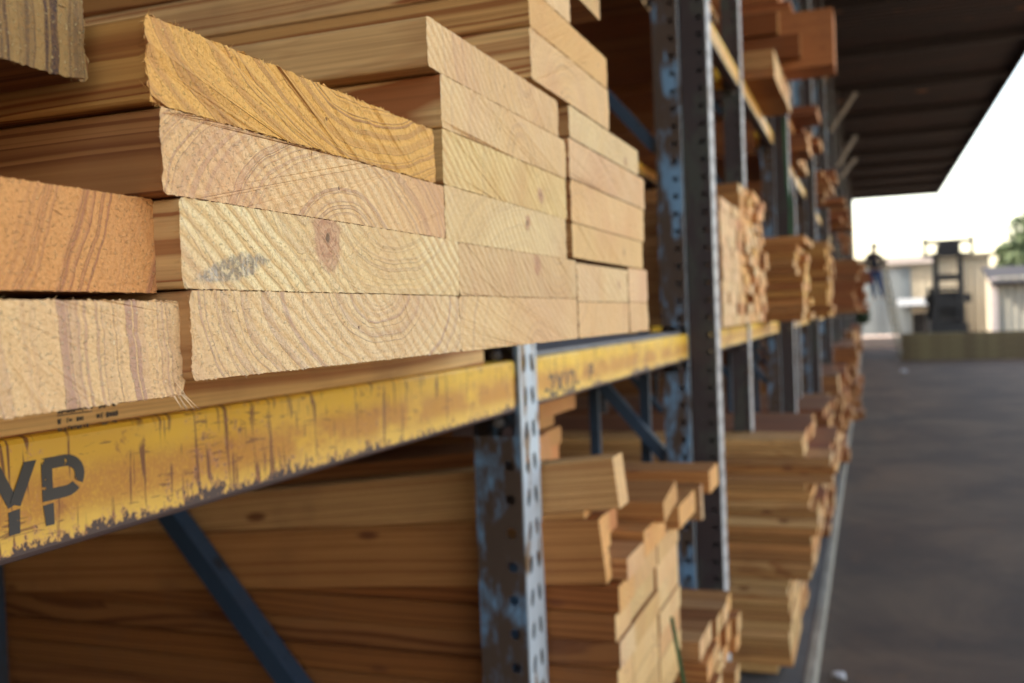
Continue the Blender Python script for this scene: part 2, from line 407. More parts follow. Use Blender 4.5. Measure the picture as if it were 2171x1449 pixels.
conc = plain('rack_slab_concrete', (0.13, 0.11, 0.10), 0.85, var=0.3, scale=3, bump=0.001)
struct(obj('pavement', BB(-6.0, -0.315, -26, 42, -0.2, 0), conc, loc=(0, 0, GZ)))
struct(obj('kerb', BB(-0.314, -0.27, -26, 42, -0.2, 0.004, 0.006), plain('kerb_concrete', (0.30, 0.26, 0.21), 0.8, var=0.35, scale=5, bump=0.001), loc=(0, 0, GZ)))

# shed roof and back wall
ROOFZ, RX, RY = 4.4, 2.67, 42.4
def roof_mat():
    g = NT('dark_rusty_glinting_roof_sheet'); P = g.obj()
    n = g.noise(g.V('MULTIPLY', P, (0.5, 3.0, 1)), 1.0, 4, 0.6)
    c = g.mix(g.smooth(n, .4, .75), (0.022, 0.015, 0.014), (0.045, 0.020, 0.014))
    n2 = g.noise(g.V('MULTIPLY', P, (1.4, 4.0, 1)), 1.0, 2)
    c = g.mix(g.smooth(n2, .70, .76), c, (0.26, 0.10, 0.03))  # orange glints on the sheet put into its colour
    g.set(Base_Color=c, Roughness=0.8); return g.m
rmat = roof_mat()
shed = empty('storage_shed', (0, 0, GZ))
tag(shed, 'long open-sided shed with dark rusty sheet roof over the lumber racks', 'shed')
bm = bmesh.new()
# corrugated sheet: ribs run across the aisle
ys = []; yy = -26.0  # sheet carried on unseen behind the camera to cut light
while yy < RY:
    ys += [(yy, 0), (yy + .09, 0), (yy + .12, .035), (yy + .18, .035)]; yy += .21
ys.append((RY, 0))
lo = [bm.verts.new((-6.1, a, ROOFZ - GZ + b)) for a, b in ys]; hi = [bm.verts.new((RX, a, ROOFZ - GZ + b)) for a, b in ys]
for k in range(len(ys) - 1): bm.faces.new((lo[k], lo[k + 1], hi[k + 1], hi[k]))
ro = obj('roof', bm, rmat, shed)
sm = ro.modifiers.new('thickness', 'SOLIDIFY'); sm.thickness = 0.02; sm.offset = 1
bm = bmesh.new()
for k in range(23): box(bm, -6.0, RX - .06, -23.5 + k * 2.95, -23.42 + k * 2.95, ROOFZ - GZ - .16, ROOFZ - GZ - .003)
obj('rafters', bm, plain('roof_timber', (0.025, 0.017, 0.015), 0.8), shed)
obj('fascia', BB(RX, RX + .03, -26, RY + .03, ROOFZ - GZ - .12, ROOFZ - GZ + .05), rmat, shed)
obj('back_wall', BB(-6.15, -6.05, -26, RY, -.1, ROOFZ - GZ + .02), plain('back_wall_boards', (0.10, 0.055, 0.03), 0.85, var=.5, scale=2), shed)
bm = bmesh.new(); box(bm, -6.0, -0.6, -25.9, -25.8, -.1, ROOFZ - GZ)
obj('end_wall', bm, plain('end_wall_boards', (0.10, 0.055, 0.03), 0.85, var=.5, scale=2), shed)

# ================================================================== RACKS
def rack_paint(name, base, spot, amount, pale=None):
    g = NT(name); P = g.obj(); x, y, z = g.sep(P); off = g.M('MULTIPLY', g.rnd(), 30.0)
    Q = g.comb(g.M('ADD', x, off), y, g.M('MULTIPLY', z, .35))
    n = g.noise(Q, 13.0, 5, 0.62); n2 = g.noise(Q, 70.0, 3, .6)
    m_ = g.smooth(g.M('ADD', n, g.M('MULTIPLY', n2, .25)), amount - .07, amount + .07)
    c = g.mix(g.noise(Q, 30.0, 2), base, tuple(v * .7 for v in base))
    c = g.mix(m_, c, spot)
    if pale:   # rubbed bare edge at the aisle face
        front = g.smooth(x, -.004, -.001)
        n3 = g.noise(Q, 24.0, 3)
        pc = g.mix(g.smooth(n3, .58, .66), pale, (0.20, 0.12, 0.06))
        c = g.mix(front, c, pc)
    g.set(Base_Color=c, Roughness=g.smooth(n, .3, .7, .45, .75), Metallic=0.15)
    g.bump(n2, 0.0006, .5); return g.m
POST = rack_paint('worn_blue_grey_post', (0.19, 0.34, 0.52), (0.075, 0.045, 0.030), 0.58, (0.50, 0.55, 0.60))
POSTD = rack_paint('dark_maroon_post', (0.048, 0.032, 0.034), (0.055, 0.055, 0.045), 0.66, (0.52, 0.50, 0.50))
POSTR = rack_paint('dark_navy_rear_post', (0.03, 0.045, 0.07), (0.03, 0.03, 0.035), 0.6)
BRACE = rack_paint('dark_blue_brace', (0.035, 0.060, 0.10), (0.02, 0.02, 0.025), 0.75)
PITCH, PW, PD, PT = 0.055, 0.086, 0.084, 0.002
def holed_strip(width, holes, n):
    """one pitch of sheet with holes, repeated n times; returns list of (verts, tris) in (u, v)"""
    bm = bmesh.new()
    def loop(pts):
        vs = [bm.verts.new((p[0], p[1], 0)) for p in pts]
        return [bm.edges.new((vs[i], vs[(i + 1) % len(vs)])) for i in range(len(vs))]
    es = loop([(-width / 2, 0), (width / 2, 0), (width / 2, PITCH), (-width / 2, PITCH)])
    for h in holes: es += loop(h)
    bmesh.ops.triangle_fill(bm, use_beauty=True, use_dissolve=False, edges=es)
    def inside(c, poly):
        r = False; j = len(poly) - 1
        for i in range(len(poly)):
            if (poly[i][1] > c.y) != (poly[j][1] > c.y) and c.x < (poly[j][0] - poly[i][0]) * (c.y - poly[i][1]) / (poly[j][1] - poly[i][1]) + poly[i][0]: r = not r
            j = i
        return r
    kill = [f for f in bm.faces if any(inside(f.calc_center_median(), h) for h in holes)]
    bmesh.ops.delete(bm, geom=kill, context='FACES_ONLY')
    bm.verts.ensure_lookup_table(); bm.verts.index_update()
    V = [(v.co.x, v.co.y) for v in bm.verts]; F = [[v.index for v in f.verts] for f in bm.faces]
    bm.free(); return V, F
def slot(cx, cy, tilt, wtop=.0085, h=.0165):
    pts = []
    for a in range(10):
        t = a * 2 * math.pi / 10; u = wtop * math.cos(t); v = h * math.sin(t)
        pts.append((cx + u * math.cos(tilt) - v * math.sin(tilt), cy + u * math.sin(tilt) + v * math.cos(tilt)))
    return pts
FRONT = holed_strip(PW, [slot(-.018, PITCH / 2, -.22), slot(.018, PITCH / 2, .22)], 1)
SIDE = holed_strip(PD, [[(.018 + .0088 * math.cos(a * math.pi / 5), PITCH / 2 + .0088 * math.sin(a * math.pi / 5)) for a in range(10)]], 1)
def column_mesh(height, plainfront=False):
    bm = bmesh.new(); n = int(height / PITCH)
    for k in range(n):
        z = k * PITCH
        for (V, F), f in ((FRONT, lambda u, v: (0, u, v)), (SIDE, lambda u, v: (-PD / 2 + u, -PW / 2, v)), (SIDE, lambda u, v: (-PD / 2 + u, PW / 2, v))):
            vv = [bm.verts.new((f(u, v)[0], f(u, v)[1], f(u, v)[2] + z)) for u, v in V]
            for q in F: bm.faces.new([vv[i] for i in q])
        for s_ in (-1, 1):
            a = [bm.verts.new(p) for p in ((-PD, s_ * PW / 2, z), (-PD, s_ * PW / 2, z + PITCH), (-PD, s_ * .018, z + PITCH), (-PD, s_ * .018, z))]
            bm.faces.new(a)
    bmesh.ops.remove_doubles(bm, verts=bm.verts[:], dist=0.0002)
    return bm
def make_column(name, mat, parent, x, y=0.0, height=None):
    height = height or (ROOFZ - GZ - .25)
    o = obj(name, column_mesh(height), mat, parent, (x, y, 0.0))
    s_ = o.modifiers.new('sheet', 'SOLIDIFY'); s_.thickness = PT; s_.offset = -1
    return o
def make_frame(double, dark=False):
    f = empty('rack_upright_frame')
    if double:
        make_column('front_column', POSTD, f, -.448); make_column('inner_column', POST, f, -.536)
    else:
        make_column('front_column', POSTD if dark else POST, f, -.530)
    obj('rear_column', BB(-1.73, -1.695, -.043, .0, .001, ROOFZ - GZ - .25), POSTR, f)
    bm0 = None
    xi = -.625
    for zb in ((-1.47, -.47, .53, 1.53, 2.53) if double else (-1.10, -.08, .94, 1.96, 2.98)):   # foot of each diagonal at the front column
        bm = bmesh.new(); x0 = xi; z0 = zb - GZ; z1 = z0 + 1.18 * (1.62 - .625); x1 = -1.62
        if z0 < .02: x0 = xi - (.02 - z0) / 1.18; z0 = .02
        if z1 > ROOFZ - GZ - .3: x1 = x1 + (z1 - (ROOFZ - GZ - .3)) / 1.18; z1 = ROOFZ - GZ - .3
        bar(bm, (x0, 0, z0), (x1, 0, z1), .036, .040, Vector((0, 1, 0))); obj('brace', bm, BRACE, f)
    if double:
        for xx in (-.70, -.873):
            bm = bmesh.new(); box(bm, xx - .016, xx + .016, .03, .055, .02, 1.62); obj('tie_post', bm, BRACE, f)
    bm = bmesh.new(); box(bm, -.68, -.43 if double else -.51, -.065, .065, .001, .009)
    obj('foot_plate', bm, BRACE, f)
    return f
def yellow_mat():
    g = NT('chipped_yellow_paint'); P = g.obj(); x, y, z = g.sep(P); off = g.M('MULTIPLY', g.rnd(), 20.0)
    Q = g.comb(x, g.M('ADD', y, off), z)
    big = g.noise(g.V('MULTIPLY', Q, (1, 1, 1.6)), 9.0, 4, .6)
    hue = g.noise(Q, 5.0, 2)
    c = g.mix(g.smooth(hue, .35, .65), (0.82, 0.50, 0.035), (0.74, 0.42, 0.03))
    c = g.mix(g.smooth(z, -.004, -.026, 0, .6), c, (0.82, 0.54, 0.12))
    zc = g.M('ABSOLUTE', g.M('ADD', z, .003))                          # rubbed, rusty middle
    rub = g.M('MULTIPLY', g.smooth(zc, .030, .006), g.smooth(big, .32, .50))
    fine = g.noise(Q, 330.0, 3, .7)
    rub = g.M('MULTIPLY', rub, g.smooth(fine, .3, .55, .45, 1.0))
    c = g.mix(g.M('MULTIPLY', rub, .85), c, (0.50, 0.20, 0.035))
    blot = g.M('MULTIPLY', g.smooth(g.noise(Q, 46.0, 6, .78), .54, .64), g.smooth(g.noise(Q, 14.0, 2), .45, .62))
    c = g.mix(g.M('MULTIPLY', blot, .7), c, (0.33, 0.115, 0.035))
    # vertical scrapes and runs
    sc = g.noise(g.comb(x, g.M('MULTIPLY', g.M('ADD', y, off), 150.0), g.M('MULTIPLY', z, 12.0)), 1.0, 2, .6, .4)
    sel = g.noise(Q, 24.0, 2)
    wearz = g.smooth(g.M('ABSOLUTE', g.M('SUBTRACT', y, .085)), .15, .05)
    sel = g.M('ADD', sel, g.M('MULTIPLY', wearz, .12))
    sc = g.M('ADD', sc, g.M('MULTIPLY', wearz, .045))
    scr = g.M('MULTIPLY', g.smooth(sc, .60, .64), g.smooth(sel, .42, .52))
    sc2 = g.M('ADD', g.noise(g.comb(x, g.M('MULTIPLY', g.M('ADD', y, off), 25.0), g.M('MULTIPLY', z, 260.0)), 1.0, 3, .6, 1.2), g.M('MULTIPLY', wearz, .04))
    scr2 = g.M('MULTIPLY', g.smooth(sc2, .62, .66), g.smooth(sel, .45, .53))
    scr = g.M('MAXIMUM', scr, g.M('MULTIPLY', scr2, .8))
    c = g.mix(g.M('MULTIPLY', scr, .9), c, (0.17, 0.055, 0.025))
    # chipped lower edge and scattered chips
    ch = g.noise(g.comb(x, g.M('ADD', y, off), g.M('MULTIPLY', z, .7)), 120.0, 5, .72)
    low = g.M('MULTIPLY', g.smooth(z, -.015, -.043), .26)
    veryl = g.smooth(z, -.0345, -.0405, 0, .36)
    edge = g.M('ADD', g.M('ADD', ch, low), veryl)
    patchn = g.M('ADD', g.M('MULTIPLY', g.smooth(g.noise(Q, 11.0, 2), .42, .66), .10), g.M('MULTIPLY', wearz, .055))
    chips = g.smooth(g.M('ADD', edge, patchn), .735, .76)
    halo = g.smooth(g.M('ADD', edge, patchn), .66, .74)
    c = g.mix(g.M('MULTIPLY', halo, .6), c, (0.56, 0.25, 0.15))
    c = g.mix(chips, c, (0.075, 0.046, 0.044))
    g.set(Base_Color=c, Roughness=g.smooth(big, .3, .7, .42, .62))
    g.bump(g.M('SUBTRACT', g.M('MULTIPLY', fine, .2), chips), 0.0005, .7); return g.m
YEL = yellow_mat()
BOLT = plain('bolt_steel', (0.20, 0.18, 0.17), .45, .6, scale=90)
BH = .083
def make_beam(y0, y1):
    e = empty('rack_beam', (0, (y0 + y1) / 2, 0))
    h = (y1 - y0) / 2
    bm = BB(-.048, 0, -h, h, -BH / 2, BH / 2, .0045)
    obj('beam_bar', bm, YEL, e)
    for s_ in (-1, 1):
        bm = BB(-.115, -.002, s_ * h - .003 + s_ * .004, s_ * h + .003 + s_ * .004, -.082, .068, .001)
        c = obj('connector_plate', bm, YEL, e)
        bm = bmesh.new()
        for bz in (-.058, .050): tube(bm, (-.03, s_ * h - .012 + s_ * .004, bz), (-.03, s_ * h + .0 + s_ * .004, bz), .009, n=6); tube(bm, (-.03, s_ * h - .016, bz), (-.03, s_ * h, bz), .0055, n=10)
        obj('bolt', bm, BOLT, c)
    return e
DBL = [-.22 + 3.345 * k for k in range(0, 13)]
MID = [1.520 + 3.345 * k for k in range(0, 12)]; MID[1] = 4.72
f2 = make_frame(True); f1 = make_frame(False); f3 = make_frame(False, True)
GF = 'upright frames of the pallet rack'
def when(k): return ['nearest', 'second', 'third', 'fourth', 'fifth', 'sixth', 'seventh', 'eighth', 'ninth', 'tenth', 'eleventh', 'twelfth', 'thirteenth'][k]
for k, y in enumerate(DBL):
    o = f2 if k == 0 else copy_tree(f2)
    o.location = (0, y, GZ)
    tag(o, ['double-column rack upright just behind the camera position', 'tall dark double-column perforated upright right of the big pale stack'][k] if k < 2 else
        '%s dark double-column upright counted away along the rack' % when(k), 'rack upright', GF)
for k, y in enumerate(MID):
    o = f1 if k == 0 else f3 if k == 1 else copy_tree(f3)
    o.location = (0, y, GZ)
    tag(o, 'blue-grey perforated single upright under the big stack between two yellow beams' if k == 0 else
        '%s single-column upright with pale slotted face counted away along the rack' % when(k), 'rack upright', GF)
pts_ = sorted([(y, 1) for y in DBL] + [(y, 0) for y in MID])
bays = []
for (a, da), (b, db) in zip(pts_, pts_[1:]): bays.append((a + PW / 2 + .001, b - PW / 2 - .001))
BZ1, BZ2, BZ3 = -.0665 - BH / 2, 1.035 + BH / 2, 3.62
beams = {}
for lvl, z in ((0, BZ1), (1, BZ2), (2, BZ3)):
    for k, (a, b) in enumerate(bays):
        if lvl == 2 and k < 8: continue
        for rear in (0, 1):
            if rear and k > 7: continue
            key = round(b - a, 2)
            if key in beams: o = copy_tree(beams[key])
            else: o = beams[key] = make_beam(a, b)
            o.location = (-.537 if not rear else -1.55, (a + b) / 2, z)
            if lvl == 0 and k == 0 and not rear: lab = 'rusty chipped yellow beam with black stencilled letters in the left foreground'; first = o
            elif lvl == 0 and k == 1 and not rear: lab = 'yellow beam with faint black size stencil right of the near upright'; second = o
            elif lvl == 0 and k == 2 and not rear: lab = 'short yellow beam just past the dark double upright, under pale boards'
            else: lab = '%s yellow beam away from camera, %s row, %s level of the rack' % (
                ['nearest', 'second', 'third', 'fourth', 'fifth', 'sixth', 'seventh', 'eighth', 'ninth', 'tenth', 'eleventh', 'twelfth', 'thirteenth', 'fourteenth', 'fifteenth', 'sixteenth', 'seventeenth', 'eighteenth', 'nineteenth', 'twentieth', 'twenty-first', 'twenty-second', 'twenty-third', 'twenty-fourth'][k],
                'front' if not rear else 'rear', ['lower', 'upper', 'topmost'][lvl])
            tag(o, lab, 'rack beam', 'yellow beams of the rack')
# stencilled letters (paint film on the beam face)
def ink_mat():
    g = NT('worn_black_stencil_ink'); P = g.obj()
    n = g.noise(P, 95.0, 4, .65)
    hole = g.smooth(n, .345, .37)
    g.set(Base_Color=g.mix(g.noise(P, 40.0, 2), (0.035, 0.032, 0.035), (0.06, 0.054, 0.054)), Roughness=.6, Alpha=hole); return g.m
INK = ink_mat()
def poly(bm, pts):
    vs = [bm.verts.new((0, p[0], p[1])) for p in pts]; return bm.faces.new(vs)
def text_obj(body, parent, size, loc, mat, squash=1.0, rz=0.0):
    cu = bpy.data.curves.new('lettering', 'FONT'); cu.body = body; cu.size = size; cu.extrude = 0.0001; cu.offset = .0006
    t = bpy.data.objects.new('tmp', cu); COL.objects.link(t)
    dg = bpy.context.evaluated_depsgraph_get(); me = bpy.data.meshes.new_from_object(t.evaluated_get(dg))
    bpy.data.objects.remove(t)
    me.transform(Matrix(((0, 0, 1, 0), (squash, 0, 0, 0), (0, 1, 0, 0), (0, 0, 0, 1))))
    me.materials.clear(); me.materials.append(mat)
    o = bpy.data.objects.new('lettering', me); COL.objects.link(o); o.parent = parent; o.location = loc
    if rz: o.rotation_euler = (rz, 0, 0)
    return o
def letters(parent, cy, cz):
    bm = bmesh.new(); h = .047; t = .0095
    def quad(a, b, c, d, lift=0.0):
        for v in poly(bm, (a, b, c, d)).verts: v.co.x += lift
    # P (stencil bridge across the stem)
    y0 = .516 - cy; zt = -.0835 - cz; zb = zt - h
    outer = []; inner = []
    for k in range(13):
        a = R(90 - 180 * k / 12); outer.append((y0 + .021 + .018 * math.cos(a), zt - .0150 + .0150 * math.sin(a))); inner.append((y0 + .021 + .009 * math.cos(a), zt - .0150 + .0068 * math.sin(a)))
    for k in range(12):
        if k == 8: continue
        quad(outer[k], outer[k + 1], inner[k + 1], inner[k])
    quad((y0, zt), (y0 + .021, zt), (y0 + .021, zt - .0082), (y0, zt - .0082))
    quad((y0, zt - .0218), (y0 + .021, zt - .0218), (y0 + .021, zt - .030), (y0, zt - .030))
    quad((y0, zt - .0082), (y0 + t, zt - .0082), (y0 + t, zt - .0218), (y0, zt - .0218))
    quad((y0, zt - .0325), (y0 + t, zt - .0318), (y0 + t, zb), (y0 + .002, zb))
    # Y
    c = .492 - cy; m = zt - .026
    quad((c - .020, zt), (c - .0095, zt), (c + .004, m), (c - .0045, m - .003))
    quad((c + .020, zt), (c + .0095, zt), (c - .0035, m), (c + .005, m - .003), .0003)
    quad((c - .0048, m - .0055), (c + .0048, m - .0045), (c + .0040, zb), (c - .0048, zb))
    # S
    y0 = .425 - cy
    for (a, b, cc, d) in ((0, .032, 0, .009), (0, .032, .019, .028), (0, .032, .038, .047)):
        quad((y0 + a, zt - cc), (y0 + b, zt - cc), (y0 + b, zt - d), (y0 + a, zt - d))
    quad((y0, zt - .009), (y0 + t, zt - .009), (y0 + t, zt - .019), (y0, zt - .019))
    quad((y0 + .032 - t, zt - .028), (y0 + .032, zt - .028), (y0 + .032, zt - .038), (y0 + .032 - t, zt - .038))
    r = bmesh.ops.extrude_face_region(bm, geom=bm.faces[:])
    for v in r['geom']:
        if isinstance(v, bmesh.types.BMVert): v.co.x += .00015
    o = obj('lettering', bm, INK, parent, (.0003, 0, 0)); return o
letters(first, first.location.y, first.location.z)
text_obj('-2X12-', second, .056, (.0003, 1.625 - second.location.y, -.032), INK, 1.35)
text_obj('P', second, .050, (.0003, 1.915 - second.location.y, -.024), INK, 1.25)

# ================================================================== BIG STACK IN FOCUS
stainmat = wood_material('pine_wood_with_grey_smear', stain=(-.110, -.0095, .031, .0062, .20))
G = 'boards of the big pale stack in focus'
def hb(label, W, y0, y1, z0, z1, tone, **k):
    k.setdefault('hero', 1); k.setdefault('length', 3.0)
    return board(label, G, W, y0, y1, z0, z1, tone, **k)
hb('wide pale board at lower left foreground with reddish upright grain stripes', .271, .05, .3375, -.0262, .0128, 'pale', pith=(.36, .03), freq=76, contrast=1.45, saw=0.2, fin=(0.12, 0.7, 0.8), seed=3, hero=1.3, mark=(0, 0, 0))
hb('reddish brown board end at left edge with broad soft grain bands', .279, .045, .334, .0168, .0556, (0.88, .62, .44), pith=(-.28, .11), freq=52, contrast=1.35, saw=.3, fin=(0.08, 0.5, 0.8), seed=4, hero=.7, mark=(0, 0, 0))
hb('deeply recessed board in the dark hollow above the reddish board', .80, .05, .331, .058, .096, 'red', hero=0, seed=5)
hb('weathered dark-striped board end jutting in at the top left corner', .286, .02, .3067, .0995, .1370, (.62, .56, .42), pith=(-.45, .01), freq=95, contrast=1.7, saw=.1, fin=(0.1, 0.8, 0.9), seed=6, hero=1.6, mark=(0, 0, 0), mat=wood_material('weathered_shaded_pine_wood', weathered=True))
hb('lowest wide pale board with U-shaped rings, resting on the timber bearer', .2655, .3365, .6215, -.0205, .0172, 'pale', pith=(.028, .022), freq=115, contrast=1.0, saw=.95, fin=(0.6, 0.6, 0.55), seed=7, age=0.6, hero=1.2, mark=(0, 0, 0))
hb('pale board end with a grey smear and a small red knot', .2655, .333, .6235, .0180, .0556, 'cream', pith=(.035, .045), freq=115, contrast=.55, saw=.92, mark=(-.029, .010, .015), mat=stainmat, fin=(0.95, 0.4, 0.6), seed=8, age=0.3)
hb('pink-tan board end with arching rings just under the amber board', .2655, .3235, .6030, .0562, .0910, 'pink', pith=(.015, -.030), freq=95, contrast=1.0, saw=.85, fin=(.65, .35, .6), seed=9, age=0.85, mark=(0, 0, 0))
hb('rough amber board end with sweeping rings, topmost at the left', .2655, .3170, .5900, .0920, .1262, 'amber', pith=(.045, .050), freq=135, contrast=1.35, saw=.6, fin=(0.12, 0.35, 0.5), seed=10, age=0.5, hero=2.2, mark=(0, 0, 0))
hb('pale board with arching rings in the bottom layer right of the lowest U-ringed one', .2655, .6225, .9140, -.0208, .0174, 'pale', pith=(.03, -.024), freq=120, contrast=.6, saw=1.0, seed=12)
hb('board end with a grey-stained patch and dark pink knot, second layer', .2655, .6243, .9150, .0182, .0546, (.93, .90, .88), pith=(.08, .03), freq=160, contrast=.6, mark=(.025, .010, .009), seed=13)
hb('smooth pale board directly above the knotty grey-stained one, third layer', .2655, .6040, .8840, .0552, .0922, 'pale', pith=(.02, -.12), freq=120, contrast=.4, mark=(.03, .006, .006), seed=14)
hb('pale board with bold slanted saw marks beside the amber board end', .2655, .6040, .8890, .0928, .1300, 'yellow', pith=(.10, -.02), freq=110, contrast=.4, saw=.9, mark=(.065, -.003, .007), seed=15, age=0.15)
hb('pale board with low arching rings, fifth layer of the middle column', .2655, .6045, .8910, .1310, .1668, 'cream', pith=(.02, -.016), freq=115, contrast=.5, saw=.9, seed=16, age=0.1)
hb('pinkish board with a U of fine rings and a pointed upper left corner', .2655, .5860, .8720, .1676, .2003, 'pink', pith=(.055, .022), freq=125, contrast=.75, saw=.9, seed=17, age=0.15, mark=(0, 0, 0))
hb('pale narrow board in the bottom layer beyond a thin dark gap', .268, .925, 1.1405, -.0208, .0145, 'pink', seed=18, contrast=.4)
hb('small square end, far right of the bottom layer', .268, 1.1440, 1.2490, -.0208, .0148, 'pink', seed=19, contrast=.4)
hb('pale narrow board in the second layer beyond a thin dark gap', .268, .925, 1.1405, .0155, .0532, 'pale', seed=20, contrast=.4)
hb('small square end, far right of the second layer', .268, 1.1440, 1.2500, .0157, .0568, 'cream', seed=21, contrast=.3)
GR = [('third', .9040, 1.2170, .0575, .0907, 'yellow'), ('fourth', .9050, 1.2300, .0920, .1325, 'yellow'), ('fifth', .9030, 1.2390, .1340, .1722, 'pink'), ('sixth', .9080, 1.2080, .1738, .2042, 'pale')]
for n_, a, b, c, d, t in GR:
    hb('broad plain pale board in the right-hand column, %s layer from the bottom' % n_, .2655, a, b, c, d, t, seed=22 + int(c * 1000), contrast=.35, freq=130)
hb('thick pinkish board lying directly under the amber one at the upper right', .2655, .7980, 1.0660, .2060, .2500, 'pink', pith=(-.02, -.03), freq=150, contrast=.7, seed=30, age=0.1)
hb('smooth amber board end at the upper right of the stack', .2655, .7990, 1.0640, .2512, .2848, (.98, .84, .62), seed=31, age=.3, contrast=.15)
hb('narrow pale board end at the very top edge, above the smooth amber one', .2655, .8000, .9250, .2860, .3250, 'pale', seed=32, age=0.2, contrast=.2)
hb('board of the uppermost layer, mostly above the picture', .2700, .8000, 1.060, .3262, .3640, 'tan', seed=33, hero=0)
lowleft = [o for o in COL.objects if o.get('label', '').startswith('wide pale board at lower left')][0]
bm = bmesh.new(); rg = random.Random(9)
for k in range(8):
    p = Vector((-.0008, .1415 + rg.uniform(-.004, .003), -.0195 + rg.uniform(0, .012) * (k % 3)))
    d = Vector((rg.uniform(-.3, .8), rg.uniform(.1, 1.0), rg.uniform(-1.0, .1))).normalized(); L = rg.uniform(.002, .006); wd = rg.uniform(.0003, .0011)
    sdv = d.cross(Vector((1, .2, .3))).normalized(); last = None
    for q in range(5):
        t = q / 4; c = p + d * L * t + Vector((.0012, .001, -.0022)) * t * t * 1.5; w_ = wd * (1 - t) + .00006
        row = [bm.verts.new(c + sdv * w_), bm.verts.new(c - sdv * w_), bm.verts.new(c - Vector((.0003, 0, 0)))]
        if last:
            for a in range(3): bm.faces.new((last[a], last[(a + 1) % 3], row[(a + 1) % 3], row[a]))
        last = row
obj('splinter', bm, plain('torn_fibre', (.72, .47, .26), .8, scale=300), lowleft)
# bearer under the stack with grade stamp
bearer = board('long pale bearer lying on the yellow beam under the big stack', 'bearers', .5405, 0, .05, 0, .0445, 'yellow', length=1.30, seed=40)
bearer.name = 'timber_bearer'; bearer['category'] = 'timber'; del bearer['group']
bearer.rotation_euler = (0, 0, R(90)); bearer.location = (-.5405 - .025, 1.352, -.0665 + .0225)
bearer['age'] = 0.1; bearer['fin'] = [.3, .5, .8]; bearer['pith'] = [0., .12, -.05]; bearer['spec'] = [110., .4, 0.]
bm = bmesh.new(); rg = random.Random(5)
for ln, zz in enumerate((.0135, .0075, .0, -.0065)):
    yy = 0.0
    while yy < .042:
        ww = rg.uniform(.0006, .0022)
        if rg.random() < .8 and not (.020 < yy < .027 and ln != 1):
            hh = rg.uniform(.0018, .0046)
            for s_ in range(rg.choice((1, 2))): box(bm, 0, .0002, yy + s_ * ww * .6, yy + s_ * ww * .6 + ww * .45, zz - hh / 2, zz + hh / 2)
            if rg.random() < .5: box(bm, 0.00001, .00021, yy, yy + ww * 1.3, zz + hh / 2 - .0005, zz + hh / 2)
        yy += ww + .0006
for zz in (.0105, .0040): box(bm, 0, .0002, 0, .024, zz, zz + .0006)
for v in bm.verts: v.co.y *= 1.36
st = obj('grade_stamp', bm, INK, bearer)
st.matrix_parent_inverse = Matrix.Identity(4)
# local frame of the bearer: +x points along world +y, -y faces the aisle
st.rotation_euler = (0, 0, R(-90)); st.location = (-(1.352 - .536), -.0254, -.0162)
bm = bmesh.new(); box(bm, -1.5, -.5505, 1.60, 3.03, -.0662, -.058)
tag(obj('shelf_board', bm, plain('weathered_grey_sheet', (.17, .17, .19), .6, scale=14)), 'thin grey weathered sheet lying on the second beam under the boards', 'shelf')

# ================================================================== OTHER STACKS
# ground level, stack seen between the two near uprights
tn = ['yellow', 'tan', 'pale', 'orange']
stack('low stack between near uprights', .41, 1.575, [.115, .215, .225], -.452, 7, .0465, tn, jit=.003, gap=.0012, ygap=.003, side_shades=(.95, 1.0))
stack('small low stack beside the dark double upright', .36, 2.16, [.085, .085, .085, .085, .085], -.735, 5, .044, ['tan', 'orange', 'pink'], jit=.02)
def loose(label, W, y0, y1, z0, z1, tone, tilt=0, length=2.6, roll=0, age=.6):
    return board(label, 'loose boards heaped on the low stack', W, y0, y1, z0, z1, tone, length=length, age=age, rot=(R(roll), R(tilt), 0))
loose('broad board on edge with knotty face, left of the heap', .402, 1.575, 1.640, -.322, -.236, 'yellow', tilt=-6, age=.3)
loose('thin orange board leaning on edge just above the low stack', .425, 1.560, 1.598, -.445, -.335, 'orange', tilt=-4, roll=6)
loose('thin plank lying between the two boards on edge', .455, 1.56, 1.60, -.338, -.326, 'orange', tilt=-6)
loose('top reddish board of the heap reaching furthest towards the aisle', .360, 2.29, 2.43, -.425, -.372, 'orange', tilt=-1)
loose('reddish board of the heap with a slanted pale end', .380, 1.85, 1.99, -.394, -.352, (.85, .62, .46), tilt=-1, roll=8)
loose('short square orange end in the middle of the heap', .385, 2.03, 2.23, -.454, -.405, 'orange', tilt=-1)
loose('grey-ended slanted board at the right of the heap', .375, 2.245, 2.282, -.480, -.400, 'grey', tilt=-1)
loose('pale pinkish end lying on the low stack near its left', .395, 1.605, 1.735, -.450, -.412, (.95, .78, .74))
loose('flat board lying under the reddish slanted board', .400, 1.76, 1.96, -.450, -.400, 'orange')
loose('dark reddish flat board in the heap hollow', .46, 1.64, 1.80, -.402, -.362, 'red', tilt=-1)
loose('small orange end standing in the heap hollow', .44, 1.615, 1.67, -.405, -.345, 'orange', tilt=-1)
loose('knotted tan board at the back of the heap', .50, 1.66, 1.90, -.344, -.318, 'tan', tilt=0, age=.9)
# long planks in the dark lower left bay, lying behind the near upright
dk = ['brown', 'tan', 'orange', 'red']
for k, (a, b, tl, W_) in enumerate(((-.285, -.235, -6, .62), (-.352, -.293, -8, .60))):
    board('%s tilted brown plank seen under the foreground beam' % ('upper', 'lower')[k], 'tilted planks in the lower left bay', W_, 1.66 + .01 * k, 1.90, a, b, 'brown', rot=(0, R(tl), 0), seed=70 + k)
stack('dark recessed stack behind the near upright', .70, 1.97, [.28], -.135, 7, .04, dk, jit=.02, length=3.0)
